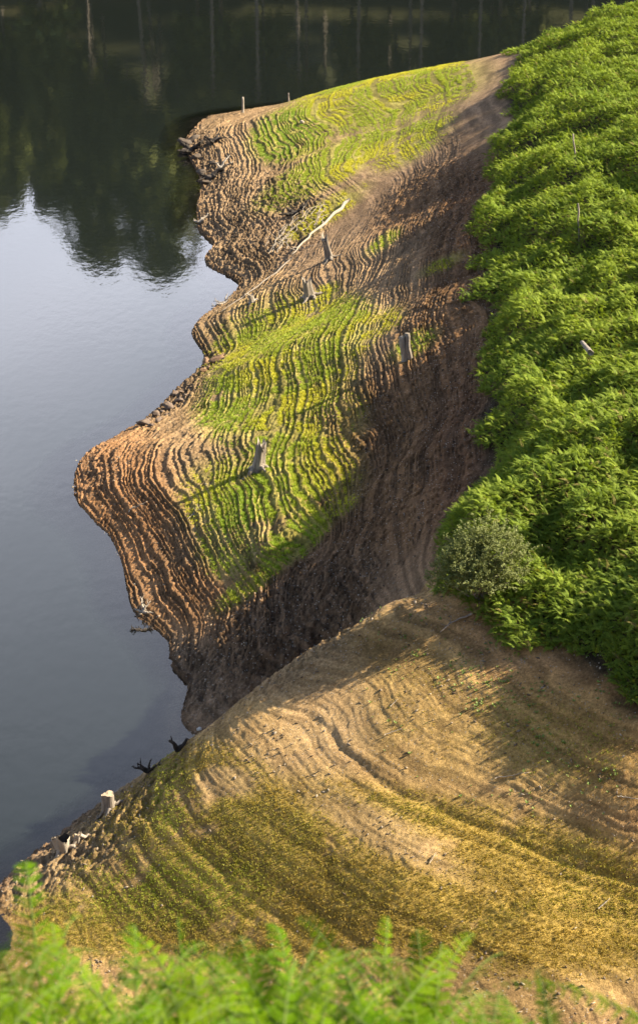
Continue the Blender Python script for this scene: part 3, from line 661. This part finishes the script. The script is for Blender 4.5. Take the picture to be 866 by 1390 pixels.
# lying wood
def lying(pts_, r0, r1, label, name='stick', cat='stick', m=M_pale, lift=.03, seed=0, wob=.25, branches=0, parts=False):
    a_ = np.array([ground(*p) for p in pts_]); n_ = 14
    s_ = np.linspace(0,1,n_); P_ = np.stack([np.interp(s_, np.linspace(0,1,len(a_)), a_[:,i]) for i in range(3)],1)
    rg = np.random.default_rng(seed); ln = np.linalg.norm(P_[-1]-P_[0]); P_[1:-1,:2] += rg.normal(0,1,(n_-2,2))*wob*ln/n_*.5
    zl = H(P_[:,0],P_[:,1]); hull = np.interp(s_,[0,1],[zl[0],zl[-1]]); P_[:,2] = np.maximum(zl, .6*hull+.4*zl)+lift
    o_ = P_[0].copy(); P_ -= o_; rad_ = r0+(r1-r0)*s_
    br = []
    for i in range(branches):
        k_ = rg.integers(3,n_-1); d = rg.normal(0,1,3); d[2] = abs(d[2])*.6; d = d/np.linalg.norm(d)*ln*(.15+.2*rg.random()); br.append(tube(crooked(P_[k_],P_[k_]+d,7,.3,seed+i),np.linspace(rad_[k_]*.6,.004,7),5,.1))
    if br:
        ob = empty(name, o_); tmesh('stem',[tube(P_,rad_,8,.2,seed)],m,ob)
        for b_ in br: tmesh('branch',[b_],m,ob)
    else:
        ob = tmesh(name,[tube(P_,rad_,8,.2,seed)],m); ob.location = o_
    return tag(ob,label,cat)
lying([(474,275),(430,315),(396,350)],.095,.03,'long pale fallen tree trunk lying up the hollow of the second spur','fallen_tree','fallen tree',M_pale,.16,11,.35,4)
lying([(396,352),(345,395),(300,425)],.05,.02,'thin dark fallen limb running down the crest of the second spur','fallen_limb','fallen limb',M_grey,.05,12,.2)
lying([(799,516),(788,502)],.10,.07,'short broken log poking out of a dark gap in the bracken','log','log',M_grey,.9,13,.05)
lying([(640,838),(612,850),(597,862)],.03,.01,'bent dead branch sticking out from under the grey-green shrub','dead_branch','branch',M_grey,.06,14,.2,2)
for i,(a_,l_) in enumerate([([(522,1001),(545,992)],'short white stick left of the longer ones on the nearest spur'),([(672,1060),(718,1051)],'longest white stick on the nearest spur, right of middle'),([(530,962),(540,952)],'tiny pale stick high on the nearest spur above the others'),([(700,1048),(722,1050)],None),([(583,1175),(592,1160)],'small pale twig low on the golden turf'),([(812,1238),(828,1222)],'pale twig near the lower right corner'),([(838,1085),(866,1088)],'grey stick at the right edge of the nearest spur')]):
    if l_: lying(a_,.014,.006,l_,m=M_pale,seed=20+i,lift=.035)
lying([(175,698),(200,682)],.02,.008,'thin pale twig across the steps of the orange tip',m=M_pale,seed=31,lift=.05)
# driftwood: forked pieces
def drift(px, py, arms, label, m=M_pale, name='driftwood', cat='driftwood', r0=.05, seed=0):
    if px < 250 and py > 960: px, py = crest(px, py)
    g_ = ground(px,py); ob = empty(name,g_); tag(ob,label,cat)
    for i,(dx_,dy_,dz_) in enumerate(arms):
        d = np.array([dx_,dy_,dz_]); zg = float(H(g_[0]+dx_,g_[1]+dy_))-g_[2]; e = d+np.array([0,0,max(zg,-.1)]) if r0 < .079 or zg > 0 else d
        p = crooked((0,0,.02),e,9,.35,seed+i); tmesh('branch',[tube(p,np.linspace(r0,r0*.25,9),7,.3,seed+i)],m,ob)
        if np.linalg.norm(d) > .3:
            for k_ in (4,6): tmesh('twig',[tube(crooked(p[k_],p[k_]+np.array([.12*math.sin(i*3+k_),.1*math.cos(i*2+k_),.14]),5,.3,seed+i+k_),np.linspace(r0*.4,.006,5),5,.1)],m,ob)
    return ob
drift(194,832,[(.25,.1,.22),(-.3,.15,.15),(.35,-.25,.05),(-.1,.3,.35)],'white forked driftwood root at the waterline below the widest spur',r0=.05,seed=41)
drift(304,412,[(-.5,.1,.15),(.4,.2,.25),(-.3,-.3,.1),(.1,.4,.3),(-.6,-.1,.02)],'bleached tangle of driftwood on the shore of the second spur',r0=.055,seed=45)
drift(262,700,[(.25,.35,.05),(-.15,-.25,.05),(.3,.05,.08)],'small pale forked branch lying on the steps of the widest spur',r0=.025,seed=49)
drift(192,858,[(-.35,-.05,.1),(.35,.1,.05),(-.2,.3,-.02)],'dark wet root reaching into the water below the white driftwood',M_wet,r0=.08,seed=53)
drift(202,1034,[(-.28,0,.38),(.05,.0,.3),(-.45,.1,.2),(.3,-.1,.05)],'black forked snag standing on the skyline edge of the nearest spur',M_wet,'snag','snag',.055,57)
drift(243,1003,[(-.25,.0,.30),(.2,.1,.12),(-.05,0,.14)],'black curved snag higher on the edge of the nearest spur, right of the forked one',M_wet,'snag','snag',.08,61)
drift(262,205,[(-.7,.2,.5),(-.9,-.5,.1),(.5,-.5,.6),(.6,.6,.3),(-.4,-.9,.2)],'dark root mass at the tip of the farthest spur',M_wet,'root_mass','roots',.15,65)
drift(291,192,[(-.6,.1,.3),(.6,-.3,.3),(.3,.5,.4),(-.2,-.6,.2)],'dark roots in a hole just above the tip of the farthest spur',M_wet,'root_mass','roots',.14,69)
drift(287,240,[(-.6,-.1,.2),(.9,.3,.5),(.3,-.6,.2),(-.8,-.6,-.1)],'dark root mass with pale ends at the notch below the farthest tip',M_wet,'root_mass','roots',.13,73)
drift(300,228,[(.5,.6,.4),(-.3,.2,.3),(.7,.1,.2)],'bleached roots just above the notch of the farthest spur',M_pale,'root_mass','roots',.08,77)
drift(400,292,[(.7,.5,.4),(-.8,-.4,.1),(.3,-.3,.3),(-.4,.3,.3)],'half-buried dark roots in the gully left of the fallen trunk',M_wet,'root_mass','roots',.13,81)
drift(270,302,[(-.3,.1,.1),(.5,.3,.2),(.3,-.4,.1)],'pale root ends at the water left of the gully',M_pale,'root_mass','roots',.08,85)
# brush heap beside the fallen trunk
g_ = ground(405,330); ob = tag(empty('brushwood',g_),'heap of thin bleached branches left of the fallen trunk','brushwood')
for i in range(34):
    rg = np.random.default_rng(900+i); bx_ = 360+rg.random()*75; by_ = 352-(bx_-360)*.75+rg.normal(0,9)-6
    a_ = np.array(ground(bx_,by_))-g_; an = math.radians(rg.normal(52,22)); L_ = .7+1.3*rg.random(); b_ = a_+np.array([math.cos(an)*L_*.6, math.sin(an)*L_*1.1, 0])
    b_[2] = float(H(g_[0]+b_[0],g_[1]+b_[1]))-g_[2]+.10+.2*rg.random(); a_[2] += .05
    tmesh('branch',[tube(crooked(a_,b_,8,.35,i,.10),np.linspace(.022,.007,8),4,.1)],M_pale if i % 2 else M_grey,ob)

# ---- shrub
g_ = ground(650,812); g_ = (g_[0],g_[1],float(H(g_[0],g_[1]))); ob = tag(empty('shrub',g_),'rounded grey-green shrub at the edge of the bracken','shrub')
rg = np.random.default_rng(5)
ctr = [(1.05*math.cos(i_*2.4)*(.35+.6*((i_*.37)%1)), .75*math.sin(i_*2.4)*(.35+.6*((i_*.37)%1)), .55+1.15*((i_*.61)%1)*(1-.3*((i_*.37)%1)), .26+.16*((i_*.73)%1)) for i_ in range(22)]+[(-.72,.1,.62,.55),(-.30,-.25,.78,.6),(.15,-.3,.85,.62),(.45,0,1.15,.62),(-.25,.3,1.25,.6),(.15,.45,1.5,.55),(.5,.4,1.45,.5),(-.6,.25,1.0,.5),(.72,-.2,.85,.5),(0,0,.9,.7),(-1.0,.0,.45,.35),(.0,-.55,.5,.45)]
for i,c_ in enumerate(ctr):
    tmesh('branch',[tube(crooked((.05*math.sin(i*2),.05*math.cos(i),-.05),(c_[0]*.9,c_[1]*.9,c_[2]),9,.3,i),np.linspace(.035,.008,9),6,.2)],M_grey,ob)
ns_ = 900; w_ = np.array([c_[3]**2 for c_ in ctr]); w_ /= w_.sum(); ci = rng.choice(len(ctr), ns_, p=w_); C_ = np.array(ctr)[ci]
d = rng.normal(0,1,(ns_,3)); d[:,2] = d[:,2]*.8+.25; d /= np.linalg.norm(d,axis=1)[:,None]
st_ = C_[:,:3]+d*(C_[:,3]*(.35+.5*rng.random(ns_)))[:,None]; up_ = d*.8+np.array([0,0,.55])+rng.normal(0,.25,(ns_,3)); up_ /= np.linalg.norm(up_,axis=1)[:,None]
nl_ = 34; sl_ = (.16+.26*rng.random(ns_)**1.5)[:,None,None]; tt_ = rng.random((ns_,nl_,1))
p = (st_[:,None]+up_[:,None]*sl_*tt_+rng.normal(0,.028,(ns_,nl_,3))*(1.2-tt_)).reshape(-1,3); p[:,2] = np.maximum(p[:,2], .08); nl = len(p)
M_ = rotm(rng.uniform(0,6.28,nl), rng.normal(-.5,.5,nl), rng.normal(0,.6,nl)); q = np.repeat(rng.random(ns_),nl_)[:,None]*.7+.3*rng.random((nl,1))
LP = np.array([(0,0,0),(.5,.22,0),(1,0,0),(.5,-.22,0)],float)
v = np.einsum('nij,vj->nvi', M_*(.045+.03*rng.random(nl))[:,None,None], LP)+p[:,None]
tn = (np.array([.13,.155,.055])*(1-q)+np.array([.25,.275,.105])*q)
mk('foliage', v.reshape(-1,3), (np.arange(nl)[:,None]*4+np.arange(4)[None]), M_shrub, ob, attrs={'tint': np.repeat(tn,4,0)})

# ---- bracken fronds at our feet
def big_frond(tip, base_, width, seed):
    rg = np.random.default_rng(seed); tip = np.array(tip); base_ = np.array(base_); n_ = 60
    c_ = base_*.35+tip*.65; c_[2] = tip[2]+.30*np.linalg.norm(tip-base_)*(.6+.5*rg.random())
    s_ = np.linspace(0,1,n_)[:,None]; pth = (1-s_)**2*base_+2*s_*(1-s_)*c_+s_**2*tip
    T = np.gradient(pth,axis=0); T /= np.linalg.norm(T,axis=1)[:,None]; side = np.cross(T,[0,0,1.]); side /= np.linalg.norm(side,axis=1)[:,None]; up = np.cross(side,T)
    roll = rg.normal(0,.7); side = side*math.cos(roll)+up*math.sin(roll); up = np.cross(side,T)
    stem = tube(pth[::3], np.linspace(.006,.0012,len(pth[::3])), 5)
    V=[];Fq=[];S=[]
    np_ = 24
    for i in range(np_):
        s = .34+.66*(i/np_); k_ = min(n_-1,int(s*n_)); u = (s-.34)/.66; ln = width*(1-u)**.9*min(1,.5+u*2)+.004
        for sd in (-1,1):
            d = side[k_]*sd+T[k_]*.45-up[k_]*(.12+.2*rg.random()); d /= np.linalg.norm(d); l_ = ln*(.9+.2*rg.random()); q_ = np.cross(d,up[k_]); q_ /= np.linalg.norm(q_)
            m_ = 11; sh = .85+.3*rg.random()
            for j in range(m_):
                w_ = (j+.5)/m_; b0 = pth[k_]+d*l_*w_-up[k_]*.10*l_*w_*w_; pl = l_*.15*(1-w_)**.7+.002
                for s2 in (-1,1):
                    e = q_*s2+d*.4; e /= np.linalg.norm(e); hw = d*l_/m_*.42; kk = len(V)
                    V += [b0-hw*.8, b0+e*pl*.6-hw*.7+hw*.0, b0+e*pl, b0+e*pl*.5+hw, b0+hw]; S += [sh,sh,sh*1.15,sh,sh]
                    Fq += [(kk,kk+1,kk+2),(kk,kk+2,kk+3),(kk,kk+3,kk+4)]
    return stem, np.array(V), np.array(Fq), np.array(S)
FG = [(34,1180,5.6,-.05),(8,1235,5.2,-.1),(70,1222,5.1,.1),(112,1212,5.4,.12),(150,1240,5.0,-.1),(185,1228,5.3,.1),(240,1222,5.5,.0),(215,1255,4.9,.1),(285,1250,5.1,-.1),(320,1240,5.3,.1),(365,1228,5.5,.05),(400,1215,5.4,-.1),(440,1236,5.2,.1),(345,1268,4.9,.1),
      (528,1216,5.6,-.15),(562,1232,5.3,.05),(500,1262,5.0,-.1),(600,1250,5.2,.1),(648,1236,5.5,.1),(690,1262,5.2,.15),(725,1282,5.0,.2),(40,1270,4.8,.1),(110,1280,4.8,-.1),(180,1285,4.7,0),(260,1290,4.7,.1),(420,1285,4.8,.05),(470,1275,5.1,-.1),(540,1285,4.8,.1),(620,1290,4.8,.0),(680,1310,4.7,.1),(740,1330,4.7,.1),(330,1315,4.5,0),(80,1330,4.5,.05),(20,1320,4.5,0),(230,1335,4.4,.1),(430,1335,4.5,0),(560,1335,4.5,.1),(650,1350,4.4,0),(150,1345,4.4,0),(500,1365,4.3,.1),(370,1370,4.3,0),(40,1375,4.3,.1),(280,1378,4.3,0)]
FG = [(a_,b_+(0 if i_ == 0 else 34),yy,sl_) for i_,(a_,b_,yy,sl_) in enumerate(FG)]
rf = random.Random(9)
FG += [(rf.uniform(-20,680 if k_ % 3 else 500), rf.uniform(1285,1400), rf.uniform(4.3,5.6), rf.uniform(-.25,.25)) for k_ in range(60)]
FG += [(rf.uniform(-40,690), rf.uniform(1330,1440), rf.uniform(4.2,5.2), rf.uniform(-.3,.3)) for k_ in range(70)]
for i,(a_,b_,yy,sl_) in enumerate(FG):
    rg = np.random.default_rng(700+i); dx_,dy_,dz_ = [float(v) for v in ray(a_,b_)]; t_ = yy/dy_; tip = np.array([dx_*t_,yy,CAM_H+dz_*t_])
    by_ = yy-.45-.35*rg.random(); bx_ = tip[0]-sl_*2.2-rg.normal(0,.35); bz = float(H(bx_,by_)); bz = min(bz, tip[2]-.5)
    bz = float(H(bx_,by_))
    stem,v_,f_,s_ = big_frond(tip-[bx_,by_,bz],(0,0,0),.06+.045*rg.random(),i)
    ob = empty('bracken_frond',(bx_,by_,bz))
    lab = 'tallest blurred bracken frond at the lower left corner' if i == 0 else 'blurred bright green bracken frond rising along the bottom edge of the view'
    tag(ob,lab,'fern',None if i == 0 else 'bracken fronds in the foreground')
    tmesh('stalk',[stem],M_shrub_stalk if False else M_leaf_stalk,ob)
    q = rg.random(); tn = np.array([.055,.15,.007])*(1-q)+np.array([.17,.27,.010])*q
    mk('leaf_blade',v_,f_,M_front,ob,attrs={'tint': tn[None]*s_[:,None]})

# ---- far shore: pines that the water mirrors
def pine(kind, seed):
    rg = np.random.default_rng(seed); hgt = {0:21,1:23,2:27}[kind]
    ob = empty('pine_tree',(0,0,0)); s_ = np.linspace(0,1,9)
    tmesh('trunk',[tube(np.stack([.3*np.sin(s_*3+seed),.2*np.cos(s_*2),hgt*s_],1)-[0,0,.5],.20*(1-.75*s_)+.02,8,.1,seed)],M_bark,ob)
    n_ = 2600; u = rg.random(n_)
    lo = {0:.12,1:.58,2:.30}[kind]; zz_ = hgt*(lo+(1-lo)*u**.8)
    R_ = {0:3.4*(1-u)**.8+.25, 1:3.3*np.sqrt(np.clip(1-(2*u-.9)**2/1.3,.05,1)), 2:5.6*np.sqrt(np.clip(1-(2*u-.95)**2/1.1,.05,1))}[kind]
    if kind == 1: zz_ = hgt*(.58+.42*u)
    if kind == 2: zz_ = hgt*(.30+.70*u)
    th_ = rg.random(n_)*6.28; br_ = np.floor(zz_*1.1); ph = _h(br_, np.floor(th_*1.3), seed); rr_ = R_*(.35+.75*ph)*rg.random(n_)**.5
    p = np.stack([rr_*np.cos(th_),rr_*np.sin(th_),zz_-.18*rr_],1)
    M_ = rotm(th_,rg.normal(.2,.3,n_),rg.normal(0,.5,n_)); v = np.einsum('nij,vj->nvi',M_*(.9+.7*rg.random(n_))[:,None,None],np.array([(-.4,0,0),(.2,.32,0),(1,0,0),(.2,-.32,0)]))+p[:,None]
    q = rg.random((n_,1)); tn = np.array([.09,.12,.03])*(1-q)+np.array([.24,.26,.07])*q
    mk('crown',v.reshape(-1,3),(np.arange(n_)[:,None]*4+np.arange(4)[None]),M_pine,ob,attrs={'tint':np.repeat(tn,4,0)})
    return ob
LB = {0:'dark full-crowned spruce in the wood across the lake',1:'tall bare-trunked pine in the wood across the lake',2:'large round-crowned tree standing above the wood across the lake'}
PR = [pine(0,1),pine(0,2),pine(1,3),pine(1,4),pine(2,5)]; used = set()
KD = [0,0,1,1,2]
def plant(k_, x_, y_, sc_=1.0, rz=0.):
    src = PR[k_]; zt = float(H(x_,y_))
    if k_ in used:
        o_ = src.copy(); COL.objects.link(o_)
        for ch in src.children:
            c2 = ch.copy(); COL.objects.link(c2); c2.parent = o_
    else: o_ = src; used.add(k_)
    o_.location = (x_,y_,zt); o_.rotation_euler = (0,0,rz); o_.scale = (sc_,sc_,sc_*random.uniform(.92,1.1))
    tag(o_,LB[KD[k_]],'tree','trees across the lake' if KD[k_] < 2 else 'large trees across the lake')
for row,(yy,st) in enumerate(((206,6.0),(214,5.0),(223,5.0),(233,5.2),(243,6.0))):
    x_ = -100.
    while x_ < 105:
        xx = x_+random.uniform(-1.5,1.5); k_ = random.choice([0,1,2,2,3,3]) if row < 3 else random.choice([0,0,1,2,3])
        sc_ = random.uniform(.75,1.05)*(1 if row < 4 else .9)
        if float(H(xx,yy)) > .3: plant(k_, xx, yy+random.uniform(-3,3), sc_, random.uniform(0,6.28))
        x_ += st*(1 if abs(x_) < 60 else 1.5)
plant(4,-27.5,229,1.18,1); plant(4,-20.3,231,1.18,4)
